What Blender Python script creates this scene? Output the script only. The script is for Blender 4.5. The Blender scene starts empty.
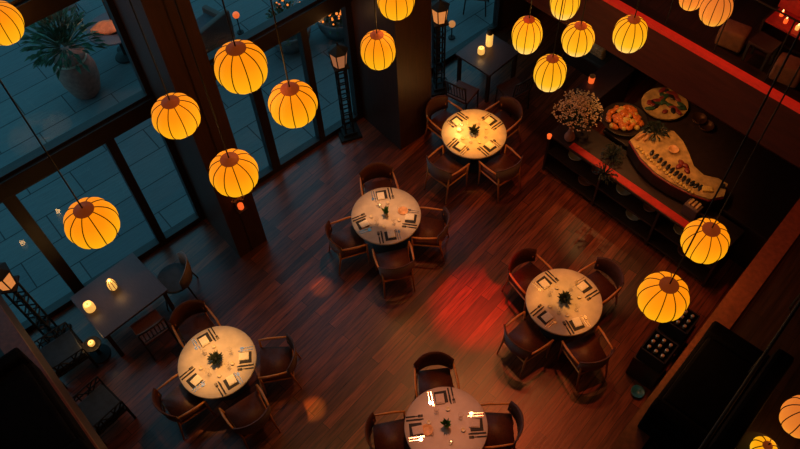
import bpy, bmesh, math, random
from mathutils import Vector, Matrix
random.seed(7)
S = bpy.context.scene
C = S.collection
R = math.radians
PI = math.pi

# ------------------------------------------------------------ camera
CAM_H = 10.5
FPX = 760.0
pitch = math.asin(.824)
roll = R(-3.3)
w_ = Vector((0, math.cos(pitch), -math.sin(pitch)))
u0 = Vector((0, math.sin(pitch), math.cos(pitch)))
r_ = math.cos(roll)*Vector((1, 0, 0)) + math.sin(roll)*u0
u_ = math.cos(roll)*u0 - math.sin(roll)*Vector((1, 0, 0))
cd = bpy.data.cameras.new('camera')
cam = bpy.data.objects.new('camera', cd)
C.objects.link(cam)
cam.matrix_world = Matrix(((r_.x, u_.x, -w_.x, 0), (r_.y, u_.y, -w_.y, 0), (r_.z, u_.z, -w_.z, CAM_H), (0, 0, 0, 1)))
cd.sensor_width = 36
cd.lens = FPX/800*36
cd.clip_start = .05
S.camera = cam

def at(px, py, z=0.0):
    """point of the place seen at a photo position, at height z"""
    d = w_ + r_*((px-400)/FPX) - u_*((py-224.5)/FPX)
    return Vector((0, 0, CAM_H)) + d*((z-CAM_H)/d.z)

# ------------------------------------------------------------ world, exposure
wd = bpy.data.worlds.new('dusk')
S.world = wd
wd.use_nodes = True
bg = wd.node_tree.nodes['Background']
bg.inputs[0].default_value = (.10, .38, .52, 1)
bg.inputs[1].default_value = 1.25
S.view_settings.view_transform = 'Standard'
S.view_settings.look = 'None'
S.view_settings.exposure = 0
S.view_settings.gamma = 1

def lamp(kind, name, loc, power, color, size=.1, target=None, angle=40, blend=.6):
    l = bpy.data.lights.new(name, kind)
    l.energy = power
    l.color = color
    if kind == 'AREA':
        l.shape = 'DISK'; l.size = size
    else:
        l.shadow_soft_size = size
    if kind == 'SPOT':
        l.spot_size = R(angle); l.spot_blend = blend
    o = bpy.data.objects.new(name, l)
    C.objects.link(o)
    o.location = loc
    if target is not None:
        o.rotation_euler = (Vector(target)-Vector(loc)).to_track_quat('-Z', 'Y').to_euler()
    return o

# ceiling downlights aimed at the tables
TABLES = {'back': at(474, 133, .75), 'mid': at(386, 215, .75), 'right': at(564, 301, .75),
          'left': at(217, 361, .75), 'front': at(446, 426, .75)}
SPOTP = {'back': (8000, (1, .38, .04)), 'mid': (3000, (1, .47, .19)), 'right': (3500, (1, .38, .07)),
         'left': (5600, (1, .47, .13)), 'front': (1450, (1, .37, .18))}
SOFF = {'back': Vector((.2, .9, 9.8)), 'mid': Vector((.7, 1.6, 9.8)), 'right': Vector((-.2, 3.2, 9.6)),
        'left': Vector((1.6, 2.0, 9.7)), 'front': Vector((.1, 3.6, 9.6))}
for k, p in TABLES.items():
    e, col = SPOTP[k]
    lamp('SPOT', 'downlight', p + SOFF[k], e, col, .12, p, 7.1, .8)
# broad warm downlight washes over the open floor
lamp('SPOT', 'floor_wash', (1.2, 8.6, 12.2), 700, (1, .32, .09), .12, (.2, 5.4, 0), 60, 1)
lamp('SPOT', 'floor_wash', (3.0, 7.6, 12.2), 620, (1, .10, .03), .12, (2.4, 5.4, 0), 45, 1)
# red stage spot
pr = at(476, 306)
lamp('SPOT', 'red_spot', (1.6, 7.6, 10.5), 5600, (1, .001, .002), .05, pr, 9, 1)
# added narrow spots standing in for glossy reflections on the boards
for px_, py_, e_ in ((322, 287, 4000), (313, 409, 6000)):
    q_ = at(px_, py_)
    lamp('SPOT', 'glint_spot', q_ + Vector((1.6, 1.6, 11.5)), e_, (1, .27, .03), .02, q_, 2.2, 1)

# ------------------------------------------------------------ materials
MATS = {}
def nodes(name):
    m = bpy.data.materials.new(name)
    m.use_nodes = True
    nt = m.node_tree
    return m, nt, nt.nodes['Principled BSDF']

def mat(name, col, rough=.6, metal=0, var=.25, scale=12, bump=0, stretch=None, emit=None, es=0, trans=0, alpha=1):
    if name in MATS:
        return MATS[name]
    m, nt, b = nodes(name)
    tc = nt.nodes.new('ShaderNodeTexCoord')
    mp = nt.nodes.new('ShaderNodeMapping')
    if stretch:
        mp.inputs['Scale'].default_value = stretch
    nz = nt.nodes.new('ShaderNodeTexNoise')
    nz.inputs['Scale'].default_value = scale
    nz.inputs['Detail'].default_value = 4
    rp = nt.nodes.new('ShaderNodeValToRGB')
    rp.color_ramp.elements[0].position = .3
    rp.color_ramp.elements[1].position = .7
    rp.color_ramp.elements[0].color = (*[c*(1-var) for c in col], 1)
    rp.color_ramp.elements[1].color = (*[min(1, c*(1+var)) for c in col], 1)
    L = nt.links.new
    L(tc.outputs['Object'], mp.inputs[0]); L(mp.outputs[0], nz.inputs['Vector'])
    L(nz.outputs['Fac'], rp.inputs[0]); L(rp.outputs[0], b.inputs['Base Color'])
    b.inputs['Roughness'].default_value = rough
    b.inputs['Metallic'].default_value = metal
    if trans:
        b.inputs['Transmission Weight'].default_value = trans
        b.inputs['IOR'].default_value = 1.3
    if bump:
        bp = nt.nodes.new('ShaderNodeBump')
        bp.inputs['Strength'].default_value = bump
        bp.inputs['Distance'].default_value = .01
        L(nz.outputs['Fac'], bp.inputs['Height']); L(bp.outputs[0], b.inputs['Normal'])
    if emit:
        b.inputs['Emission Color'].default_value = (*emit, 1)
        b.inputs['Emission Strength'].default_value = es
    MATS[name] = m
    return m

def plank_mat(name, c1, c2, ang, width, row, rough, mortar=(.004, .002, .001), grain=.5, off=.37, ms=.004):
    m, nt, b = nodes(name)
    L = nt.links.new
    tc = nt.nodes.new('ShaderNodeTexCoord')
    mp = nt.nodes.new('ShaderNodeMapping')
    mp.inputs['Rotation'].default_value = (0, 0, -R(ang))
    br = nt.nodes.new('ShaderNodeTexBrick')
    br.offset = off
    br.inputs['Color1'].default_value = (*c1, 1)
    br.inputs['Color2'].default_value = (*c2, 1)
    br.inputs['Mortar'].default_value = (*mortar, 1)
    br.inputs['Scale'].default_value = 1
    br.inputs['Mortar Size'].default_value = ms
    br.inputs['Brick Width'].default_value = width
    br.inputs['Row Height'].default_value = row
    L(tc.outputs['Object'], mp.inputs[0]); L(mp.outputs[0], br.inputs['Vector'])
    mp2 = nt.nodes.new('ShaderNodeMapping')
    mp2.inputs['Scale'].default_value = (1.2, 14, 1)
    nz = nt.nodes.new('ShaderNodeTexNoise')
    nz.inputs['Scale'].default_value = 2.2
    nz.inputs['Detail'].default_value = 6
    L(mp.outputs[0], mp2.inputs[0]); L(mp2.outputs[0], nz.inputs['Vector'])
    mr = nt.nodes.new('ShaderNodeMapRange')
    mr.inputs[1].default_value = .3; mr.inputs[2].default_value = .7
    mr.inputs[3].default_value = 1-grain; mr.inputs[4].default_value = 1+grain
    L(nz.outputs['Fac'], mr.inputs[0])
    mx = nt.nodes.new('ShaderNodeVectorMath'); mx.operation = 'SCALE'
    L(br.outputs['Color'], mx.inputs[0]); L(mr.outputs[0], mx.inputs['Scale'])
    L(mx.outputs[0], b.inputs['Base Color'])
    mr2 = nt.nodes.new('ShaderNodeMapRange')
    mr2.inputs[3].default_value = rough-.08; mr2.inputs[4].default_value = rough+.12
    L(nz.outputs['Fac'], mr2.inputs[0]); L(mr2.outputs[0], b.inputs['Roughness'])
    bp = nt.nodes.new('ShaderNodeBump')
    bp.inputs['Strength'].default_value = .25
    bp.inputs['Distance'].default_value = .006
    L(nz.outputs['Fac'], bp.inputs['Height']); L(bp.outputs[0], b.inputs['Normal'])
    return m

def glass_mat(name, tint, refl):
    m = bpy.data.materials.new(name)
    m.use_nodes = True
    nt = m.node_tree
    nt.nodes.clear()
    o = nt.nodes.new('ShaderNodeOutputMaterial')
    t = nt.nodes.new('ShaderNodeBsdfTransparent'); t.inputs[0].default_value = (*tint, 1)
    g = nt.nodes.new('ShaderNodeBsdfGlossy'); g.inputs['Roughness'].default_value = .02
    nz = nt.nodes.new('ShaderNodeTexNoise'); nz.inputs['Scale'].default_value = 1.3
    bp = nt.nodes.new('ShaderNodeBump'); bp.inputs['Strength'].default_value = .06; bp.inputs['Distance'].default_value = .05
    fr = nt.nodes.new('ShaderNodeLayerWeight'); fr.inputs['Blend'].default_value = .3
    pw = nt.nodes.new('ShaderNodeMath'); pw.operation = 'POWER'; pw.inputs[1].default_value = 3
    ad = nt.nodes.new('ShaderNodeMath'); ad.operation = 'MULTIPLY_ADD'
    ad.inputs[1].default_value = .5; ad.inputs[2].default_value = refl
    x = nt.nodes.new('ShaderNodeMixShader')
    L = nt.links.new
    L(nz.outputs['Fac'], bp.inputs['Height']); L(bp.outputs[0], g.inputs['Normal'])
    L(fr.outputs['Facing'], pw.inputs[0]); L(pw.outputs[0], ad.inputs[0]); L(ad.outputs[0], x.inputs[0])
    L(t.outputs[0], x.inputs[1]); L(g.outputs[0], x.inputs[2]); L(x.outputs[0], o.inputs[0])
    return m

def lantern_mat(name, top, mid, bot, s):
    """glowing paper of a lamp: brightest where the bulb sits"""
    m, nt, b = nodes(name)
    L = nt.links.new
    tc = nt.nodes.new('ShaderNodeTexCoord')
    sp = nt.nodes.new('ShaderNodeSeparateXYZ')
    L(tc.outputs['Generated'], sp.inputs[0])
    nz = nt.nodes.new('ShaderNodeTexNoise'); nz.inputs['Scale'].default_value = 3
    L(tc.outputs['Generated'], nz.inputs['Vector'])
    ma = nt.nodes.new('ShaderNodeMath'); ma.operation = 'MULTIPLY_ADD'
    ma.inputs[1].default_value = .16
    L(nz.outputs['Fac'], ma.inputs[0]); L(sp.outputs['Z'], ma.inputs[2])
    rp = nt.nodes.new('ShaderNodeValToRGB')
    e = rp.color_ramp.elements
    e[0].position = .08; e[0].color = (*bot, 1)
    e[1].position = 1.0; e[1].color = (*top, 1)
    n = e.new(.5); n.color = (*mid, 1)
    L(ma.outputs[0], rp.inputs[0])
    b.inputs['Base Color'].default_value = (.25, .10, .02, 1)
    b.inputs['Roughness'].default_value = .8
    L(rp.outputs[0], b.inputs['Emission Color'])
    b.inputs['Emission Strength'].default_value = s
    return m

M_floor = plank_mat('mahogany_planks', (.24, .056, .018), (.045, .011, .005), 46, 1.9, .15, .30, grain=.6)
bf = M_floor.node_tree.nodes['Principled BSDF']
bf.inputs['Specular IOR Level'].default_value = .6
bf.inputs['Coat Weight'].default_value = .22
bf.inputs['Coat Roughness'].default_value = .22
M_mezz = plank_mat('mezzanine_planks', (.03, .012, .007), (.018, .007, .004), 45, 1.6, .16, .5)
M_terr = plank_mat('terrace_stone', (.105, .125, .13), (.08, .10, .11), 37.8, 1.5, .62, .65, (.010, .012, .015), .15, .5, .011)
M_wall = mat('dark_panelling', (.05, .022, .014), .6, stretch=(1, 1, .15))
M_ceil = mat('dark_ceiling', (.02, .012, .01), .8)
M_frame = mat('window_frame_wood', (.014, .006, .005), .45, stretch=(1, 1, .2))
M_colside = mat('column_wood', (.055, .019, .011), .5, stretch=(3, 3, .2))
M_glass = glass_mat('window_glass', (.90, .95, .96), .012)
M_fascia = mat('mahogany_fascia', (.075, .014, .008), .5, stretch=(.4, .4, 3), scale=6)
M_edge = mat('handrail_wood', (.20, .050, .022), .5, stretch=(2, 2, 2))
M_led = mat('red_light_strip', (.3, .02, .01), .5, emit=(1, .022, .008), es=.24)
M_arm = mat('amber_wood', (.80, .32, .09), .28, stretch=(3, 3, 3), var=.12)
M_leather = mat('brown_leather', (.12, .038, .02), .5, bump=.2, scale=40)
M_fabric = mat('taupe_fabric', (.34, .24, .22), .8, bump=.3, scale=90)
M_inner = mat('dark_fabric', (.035, .016, .012), .85, scale=60)
M_black = mat('black_metal', (.008, .007, .007), .75)
M_steel = mat('polished_steel', (.75, .70, .62), .22, 1, .1)
M_brass = mat('pale_gold_foil', (.75, .60, .38), .3, .6)
M_dsteel = mat('blackened_steel', (.018, .015, .015), .7)
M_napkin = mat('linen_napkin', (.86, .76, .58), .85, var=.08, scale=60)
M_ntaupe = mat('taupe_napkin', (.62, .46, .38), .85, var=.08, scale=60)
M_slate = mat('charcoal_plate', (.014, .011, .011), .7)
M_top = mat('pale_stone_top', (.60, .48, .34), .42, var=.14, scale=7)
M_top2 = mat('dim_pinkish_top', (.46, .33, .28), .45, var=.10, scale=7)  # weaker light on the front table put into a darker, pinker top
M_rimw = mat('table_rim_wood', (.30, .12, .05), .5)
M_dtop = mat('dark_tabletop', (.075, .045, .055), .38, var=.15, stretch=(1, 6, 1))
M_dwood = mat('dark_stained_wood', (.028, .013, .010), .45)
M_cap = mat('lantern_cap', (.25, .045, .012), .7, var=.2, emit=(1, .15, .02), es=.13)
M_rib = mat('lantern_rib', (.06, .02, .008), .6)
M_cord = mat('black_cord', (.006, .005, .006), .6)
M_lan = lantern_mat('amber_lantern_paper', (1.0, .26, .003), (1.0, .41, .005), (1.0, .50, .012), 1.0)
M_lan2 = lantern_mat('yellow_lantern_paper', (1.0, .36, .004), (1.0, .50, .012), (1.0, .75, .22), 1.0)
M_lan3 = lantern_mat('orange_lantern_paper', (.75, .17, .02), (.95, .25, .025), (1.0, .50, .05), .9)
M_pane = mat('lit_parchment', (.25, .12, .05), .8, emit=(1, .33, .08), es=.62)
M_paned = mat('dim_lit_parchment', (.08, .04, .02), .8, emit=(1, .34, .13), es=.30)
M_wax = mat('glowing_wax', (.8, .6, .3), .6, emit=(1, .50, .10), es=.85)
M_flame = mat('candle_flame', (1, .7, .3), .6, emit=(1, .60, .22), es=3)
M_amberg = mat('amber_candle_glass', (.8, .2, .05), .3, emit=(1, .13, .02), es=.95)
M_dleaf = mat('dusky_leaf', (.018, .028, .018), .5, var=.4)
M_redge = mat('red_lacquer', (.22, .012, .008), .4)
M_leaf = mat('dark_leaf', (.035, .085, .04), .5, var=.4)
M_gleaf = mat('green_sprig', (.06, .20, .03), .5, var=.3)
M_terra = mat('terracotta', (.30, .13, .10), .8)
M_wicker = mat('brown_wicker', (.10, .06, .05), .8, scale=60, bump=.5)
M_orange = mat('rust_cloth', (.95, .20, .06), .8)
M_white = mat('white_ceramic', (.50, .42, .32), .35, var=.05)
M_blossom = mat('cream_blossom', (.62, .44, .27), .8, var=.2)
M_red = mat('red_runner', (.50, .016, .010), .5, var=.2)
M_board = mat('pale_board', (.50, .29, .10), .5, var=.4, scale=9)
M_food = mat('orange_seafood', (.95, .20, .03), .35, var=.4, scale=30)
M_gold = mat('golden_pastry', (.85, .50, .12), .5, var=.3, scale=40)
M_mussel = mat('black_mussel_shell', (.02, .018, .02), .3)
M_redmeat = mat('dark_red_meat', (.25, .03, .02), .4, var=.4)
M_seat_b = mat('blue_grey_cushion', (.04, .05, .06), .8)
M_shell = mat('grey_chair_shell', (.22, .16, .15), .55)
M_cryst = glass_mat('drinking_glass', (.95, .95, .95), .05)
M_bread = mat('bread_plate_wood', (.70, .33, .12), .5)
M_redwall = mat('red_back_panel', (.45, .02, .015), .6)
M_ivory = mat('ivory_glaze', (.75, .62, .42), .25, var=.05)
M_copper = mat('dull_copper', (.10, .04, .02), .4, .6)
M_uph = mat('black_upholstery', (.008, .006, .006), .95)
M_uph.node_tree.nodes['Principled BSDF'].inputs['Specular IOR Level'].default_value = .05
M_pan = mat('black_pan', (.03, .02, .018), .35)
M_blue = mat('blue_ceramic', (.03, .20, .32), .35)
M_pebble = mat('stone_tub', (.10, .12, .13), .8)
M_fairy = mat('fairy_light', (1, .5, .1), .5, emit=(1, .20, .02), es=1.3)
M_tan = mat('tan_upholstery', (.16, .07, .03), .8)

# ------------------------------------------------------------ mesh helpers
def BM():
    return bmesh.new()

def obj(name, bm, m, parent=None, smooth=False, bevel=0, mods=None):
    me = bpy.data.meshes.new(name)
    if bevel:
        bmesh.ops.bevel(bm, geom=[e for e in bm.edges if e.calc_face_angle(0) > .6], offset=bevel, segments=2, affect='EDGES', profile=.6)
    bmesh.ops.recalc_face_normals(bm, faces=bm.faces)
    bm.to_mesh(me); bm.free()
    if isinstance(m, (list, tuple)):
        for k in m: me.materials.append(k)
    else:
        me.materials.append(m)
    if smooth:
        for p in me.polygons: p.use_smooth = True
    o = bpy.data.objects.new(name, me)
    C.objects.link(o)
    if parent: o.parent = parent
    return o

def tag(o, label, cat, group=None, kind=None):
    o['label'] = label; o['category'] = cat
    if group: o['group'] = group
    if kind: o['kind'] = kind
    return o

def thing(name, loc=(0, 0, 0), rz=0, label=None, cat=None, group=None):
    o = bpy.data.objects.new(name, None)
    o.empty_display_size = .1
    C.objects.link(o)
    o.location = loc; o.rotation_euler = (0, 0, rz)
    if label: tag(o, label, cat, group)
    return o

def struct(name, bm, m, parent=None, bevel=0):
    o = obj(name, bm, m, parent, bevel=bevel)
    if not parent: o['kind'] = 'structure'
    return o

def dup(root, loc, rz, label=None, group=None, cat=None, scale=None):
    r = root.copy(); C.objects.link(r)
    r.location = loc; r.rotation_euler = (0, 0, rz)
    if scale: r.scale = scale
    if label: r['label'] = label
    if group: r['group'] = group
    if cat: r['category'] = cat
    for ch in list(root.children):
        c = ch.copy(); C.objects.link(c); c.parent = r
        for g in list(ch.children):
            d = g.copy(); C.objects.link(d); d.parent = c
    return r

def box(bm, c, s, rz=0, mi=0):
    M = Matrix.Translation(c) @ Matrix.Rotation(rz, 4, 'Z') @ Matrix.Diagonal((s[0], s[1], s[2], 1))
    r = bmesh.ops.create_cube(bm, size=1, matrix=M)
    if mi:
        for v in r['verts']:
            for f in v.link_faces: f.material_index = mi
    return r

def tube(bm, pts, rad, n=8, cap=True, closed=False):
    pts = [Vector(p) for p in pts]
    N = len(pts)
    rads = rad if isinstance(rad, (list, tuple)) else [rad]*N
    rings = []
    prev = None
    for i, p in enumerate(pts):
        if closed:
            t = (pts[(i+1) % N]-pts[i-1]).normalized()
        else:
            t = (pts[min(i+1, N-1)]-pts[max(i-1, 0)]).normalized()
        a = prev if prev is not None else (Vector((0, 0, 1)) if abs(t.z) < .9 else Vector((1, 0, 0)))
        x = (a - t*a.dot(t)).normalized()
        prev = x
        y = t.cross(x)
        rings.append([bm.verts.new(p + (x*math.cos(2*PI*k/n)+y*math.sin(2*PI*k/n))*rads[i]) for k in range(n)])
    for i in range(N if closed else N-1):
        a, b = rings[i], rings[(i+1) % N]
        for k in range(n):
            bm.faces.new((a[k], a[(k+1) % n], b[(k+1) % n], b[k]))
    if cap and not closed:
        bm.faces.new(rings[0][::-1]); bm.faces.new(rings[-1])

def lathe(bm, prof, n=24, c=(0, 0, 0), caps=True, sx=1, sy=1, lobes=0, amp=0):
    rings = []
    for (r, z) in prof:
        rings.append([bm.verts.new((c[0]+sx*r*(1+amp*math.cos(lobes*2*PI*k/n))*math.cos(2*PI*k/n),
                                    c[1]+sy*r*(1+amp*math.cos(lobes*2*PI*k/n))*math.sin(2*PI*k/n), c[2]+z)) for k in range(n)])
    for a, b in zip(rings, rings[1:]):
        for k in range(n):
            bm.faces.new((a[k], a[(k+1) % n], b[(k+1) % n], b[k]))
    if caps:
        bm.faces.new(rings[0][::-1]); bm.faces.new(rings[-1])

def prism(bm, pts, z0, z1):
    a = [bm.verts.new((p[0], p[1], z0)) for p in pts]
    b = [bm.verts.new((p[0], p[1], z1)) for p in pts]
    n = len(pts)
    bm.faces.new(a[::-1]); bm.faces.new(b)
    for k in range(n):
        bm.faces.new((a[k], a[(k+1) % n], b[(k+1) % n], b[k]))

# ------------------------------------------------------------ setting
A0 = Vector((-5.1, 6.2, 0))
WA = R(37.8)
U = Vector((math.cos(WA), math.sin(WA), 0))       # along the window wall
NI = Vector((U.y, -U.x, 0))                       # into the room
def wp(s, i=0, z=0): return A0 + U*s + NI*i + Vector((0, 0, z))
def wbox(bm, s0, s1, i0, i1, z0, z1):
    box(bm, wp((s0+s1)/2, (i0+i1)/2, (z0+z1)/2), (s1-s0, i1-i0, z1-z0), WA)

def line_x(n1, d1, n2, d2):
    det = n1[0]*n2[1]-n1[1]*n2[0]
    return Vector(((d1*n2[1]-d2*n1[1])/det, (n1[0]*d2-n2[0]*d1)/det, 0))
def nrm(deg):  # normal (pointing out of the opening) of a line running at deg
    return (math.cos(R(deg)), math.sin(R(deg)))
nR = nrm(40.5);  dR = 7.5        # right mezzanine edge
nN = nrm(-45);   dN = -.23       # near mezzanine edge
nL = nrm(219.6); dL = .71        # left mezzanine edge
nW = (-NI.x, -NI.y); dW = -(NI.x*A0.x+NI.y*A0.y)
WR, WN, WL = 12.5, 4.2, 3.9      # the room's own walls
P_RW = line_x(nR, WR, nW, dW); P_RN = line_x(nR, WR, nN, WN)
P_LN = line_x(nL, WL, nN, WN); P_LW = line_x(nL, WL, nW, dW)

bm = BM(); prism(bm, [P_RW, P_RN, P_LN, P_LW], -.12, 0); struct('floor', bm, M_floor)
bm = BM(); prism(bm, [P_RW, P_RN, P_LN, P_LW], 13, 13.15); struct('ceiling', bm, M_ceil)
def wall(name, a, b, z0=0, z1=13, m=M_wall, t=.2):
    d = (b-a).normalized(); n = Vector((-d.y, d.x, 0))
    mid = (P_RW+P_RN+P_LN+P_LW)/4
    if n.dot(mid-a) > 0: n = -n
    bm = BM(); prism(bm, [a, b, b+n*t, a+n*t], z0, z1)
    return struct(name, bm, m)
wall('wall_right', P_RW, P_RN)
wall('wall_near', P_RN, P_LN)
wall('wall_left', P_LN, P_LW)
sL = (P_LW-A0).dot(U); sR = (P_RW-A0).dot(U)
SG = 9.3                                          # glazing ends
bm = BM(); wbox(bm, SG, sR, -.2, 0, 0, 13); wbox(bm, sL, SG, -.2, 0, 8.2, 13); struct('wall_window', bm, M_wall)

bm = BM()
q = [wp(-9, -.2), wp(16, -.2), wp(16, -14), wp(-9, -14)]
prism(bm, q, -.12, -.01); struct('floor_terrace', bm, M_terr)

# piers between the windows
bm = BM(); wbox(bm, 2.27, 2.80, -.2, 1.08, 0, 8.2); o = struct('wall_pier', bm, M_colside)
bm = BM(); wbox(bm, 2.50, 2.515, 1.08, 1.09, 0, 8.2); struct('panel_joint', bm, M_frame, o)
bm = BM(); wbox(bm, 5.72, 6.45, -.2, 1.10, 0, 8.2); struct('wall_pier', bm, M_colside)

# windows, one object per glazed bay
def window(n, s0, s1, z0, z1, f=.06, bot=.1, top=.06, fl=None, fr=None, depth=.12):
    fl = f if fl is None else fl
    fr = f if fr is None else fr
    bm = BM()
    wbox(bm, s0, s0+fl, -depth, .02, z0, z1)
    wbox(bm, s1-fr, s1, -depth, .02, z0, z1)
    wbox(bm, s0+fl, s1-fr, -depth, .02, z0, z0+bot)
    wbox(bm, s0+fl, s1-fr, -depth, .02, z1-top, z1)
    o = struct('window_%d' % n, bm, M_frame)
    bm = BM(); wbox(bm, s0+fl, s1-fr, -.06, -.05, z0+bot, z1-top)
    struct('pane', bm, M_glass, o)
TZ0, TZ1 = 2.70, 2.98
k = 1
for (a, b, fl, fr) in [(sL, -.03, .06, .08), (-.03, 1.48, .10, .08), (1.48, 2.27, .05, .1),
               (2.80, 3.80, .05, .10), (3.80, 4.80, .06, .07), (4.80, 5.72, .05, .12), (6.45, 7.6, .08, .05), (7.6, SG, .05, .1)]:
    window(k, a, b, 0, TZ0, fl=fl, fr=fr, bot=.12); k += 1
for (a, b) in [(sL, 2.27), (2.80, 5.72), (6.45, SG)]:
    window(k, a, b, TZ1, 4.85, bot=.05, f=.08); k += 1
    window(k, a, b, 5.1, 8.2, bot=.05, f=.08); k += 1
i = 1
for (a, b) in [(sL, 2.27), (2.80, 5.72), (6.45, SG)]:
    bm = BM(); wbox(bm, a, b, -.16, .07, TZ0, TZ1); struct('trim_%d' % i, bm, M_frame, bevel=.01); i += 1
    bm = BM(); wbox(bm, a, b, -.16, .07, 4.85, 5.1); struct('trim_%d' % i, bm, M_frame, bevel=.01); i += 1

# mezzanine slabs round the opening
ZM0, ZM = 3.0, 3.75
cRN = line_x(nR, dR, nN, dN); cLN = line_x(nL, dL, nN, dN)
cRW = line_x(nR, dR, nW, dW); cLW = line_x(nL, dL, nW, dW)
def slab(name, pts, z0=ZM0, z1=ZM-.02):
    bm = BM(); prism(bm, pts, z0, z1); return struct(name, bm, M_mezz)
slab('floor_mezzanine_right', [cRW, cRN, P_RN, P_RW])
slab('floor_mezzanine_near', [cRN, cLN, P_LN, P_RN])
slab('floor_mezzanine_left', [cLN, cLW, P_LW, P_LN])
def strip(name, a, b, n, off0, off1, z0, z1, m, kind='structure', bevel=0):
    nv = Vector((n[0], n[1], 0))
    bm = BM(); prism(bm, [a+nv*off0, b+nv*off0, b+nv*off1, a+nv*off1], z0, z1)
    return struct(name, bm, m, bevel=bevel)
strip('trim_7', cRW, cRN, nR, -.03, 0, ZM0-.02, ZM-.03, M_fascia)
strip('trim_8', cRW, cRN, nR, -.04, .05, ZM-.03, ZM+.03, M_led)
strip('trim_9', cRW, cRN, nR, .05, .22, ZM-.02, ZM+.02, M_frame)
strip('trim_10', cRN, cLN, nN, -.02, .19, ZM-.1, ZM+.01, M_edge, bevel=.01)
strip('trim_11', cRN, cLN, nN, -.015, 0, ZM0, ZM-.1, M_wall)
strip('trim_12', cLN, cLW, nL, -.02, .19, ZM-.1, ZM+.01, M_edge, bevel=.01)
strip('trim_13', cLN, cLW, nL, -.015, 0, ZM0, ZM-.1, M_wall)

# ------------------------------------------------------------ paper lanterns
def make_lantern(name, loc, D, b, m, label, yaw=0, top=13.0, light=(30, (1, .45, .12)), ribs=10, lobed=False, group='paper lanterns hanging on long cords'):
    a = D/2
    t = thing(name, loc, yaw, label, 'lantern', group)
    prof = []
    K = 14
    for j in range(K+1):
        th = -1.12 + (1.12+1.24)*j/K
        prof.append((a*max(.40, math.cos(th))**.80 if th < .9 else a*max(.36, math.cos(th)**.88), a*b*.98*math.sin(th)))
    prof = [(a*.40, prof[0][1]-a*.07)] + prof
    bm = BM()
    n = ribs*4
    rings = []
    for (r, z) in prof:
        ring = []
        for k in range(n):
            an = 2*PI*k/n
            rr = r*(1+.05*abs(math.sin(an*ribs/2)))
            ring.append(bm.verts.new((rr*math.cos(an), rr*math.sin(an), z)))
        rings.append(ring)
    for p, q in zip(rings, rings[1:]):
        for k in range(n):
            bm.faces.new((p[k], p[(k+1) % n], q[(k+1) % n], q[k]))
    obj('shade', bm, m, t, smooth=True)
    for k in range(ribs):
        an = 2*PI*k/ribs
        bm = BM()
        tube(bm, [((r+.002)*math.cos(an), (r+.002)*math.sin(an), z) for r, z in prof[1:]], .0046, 5)
        obj('rib', bm, M_rib, t)
    zt = prof[-1][1]
    rt = prof[-1][0]
    bm = BM(); lathe(bm, [(rt*1.08, zt-.006), (rt*1.08, zt+.006), (rt*.5, zt+.022), (.02, zt+.03)], 24)
    obj('cap', bm, M_cap, t)
    zb = prof[0][1]
    bm = BM(); tube(bm, [(prof[0][0]*math.cos(2*PI*k/24), prof[0][0]*math.sin(2*PI*k/24), zb) for k in range(24)], .007, 6, closed=True)
    obj('bottom_ring', bm, M_rib, t)
    bm = BM(); tube(bm, [(0, 0, zt+.02), (0, 0, top-loc[2])], .0065, 6)
    obj('cord', bm, M_cord, t)
    l = lamp('POINT', 'lantern_light', (0, 0, zb-.08), light[0], light[1], .12)
    l.parent = t
    return t

def lpos(px, py, wpx, D):
    d = w_ + r_*((px-400)/FPX) - u_*((py-224.5)/FPX)
    return Vector((0, 0, CAM_H)) + d*(FPX*D/wpx)

LW = (7, (1, .42, .10))
for (px, py, wpx, D, b, m, label) in [
    (1, 23, 40, .42, 1.1, M_lan, 'amber paper lantern cut off by the top left corner of the photo'),
    (241, 67, 51, .42, 1.02, M_lan, 'large amber paper lantern hanging right of the dark pier, highest of that cluster'),
    (293, 104, 47, .42, .96, M_lan, 'amber paper lantern before the narrow window, below right of the large one'),
    (234, 173, 47, .42, .96, M_lan, 'amber paper lantern hanging over the foot of the dark pier'),
    (92, 223, 51, .42, .94, M_lan, 'amber paper lantern hanging above the rectangular window table'),
    (176, 116, 46, .42, .92, M_lan, 'amber paper lantern hanging left of the dark pier across the wide transom'),
    (378, 50, 34, .42, 1.22, M_lan, 'amber paper lantern hanging before the second dark pier'),
    (396, 0, 36, .42, 1.1, M_lan, 'amber paper lantern cut by the top edge above the second dark pier'),
    (527, 35, 29, .34, 1.45, M_lan2, 'yellow oval lantern hanging right of the small square table, leftmost of the bunch'),
    (550, 73, 31, .34, 1.32, M_lan2, 'yellow oval lantern hanging lowest of the bunch near the flowers'),
    (565, 2, 28, .34, 1.35, M_lan2, 'yellow oval lantern cut by the top edge above the bunch'),
    (578, 39, 31, .34, 1.15, M_lan2, 'yellow oval lantern in the middle of the bunch before the fascia'),
    (630, 34, 32, .34, 1.22, M_lan2, 'yellow oval lantern hanging in front of the mahogany fascia'),
    (663, 297, 48, .42, 1.05, M_lan, 'amber paper lantern hanging over the wine crates, lower of the right pair'),
    (705, 241, 44, .42, 1.0, M_lan, 'amber paper lantern hanging over the end of the buffet, upper of the right pair'),
    (803, 417, 40, .32, 1.2, M_lan3, 'dull orange lantern cut off by the right edge near the lower corner'),
    (716, 8, 30, .33, 1.25, M_lan3, 'dim orange lantern hanging behind the red lit mezzanine edge'),
    (692, -4, 24, .27, 1.25, M_lan3, 'small dim orange lantern behind the mezzanine edge, cut by the top edge'),
]:
    d = lpos(px, py, wpx, D)
    e = LW if m is not M_lan3 else (3, (1, .35, .08))
    make_lantern('paper_lantern', d, D, b, m, label, random.uniform(0, .6), light=e)

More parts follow.
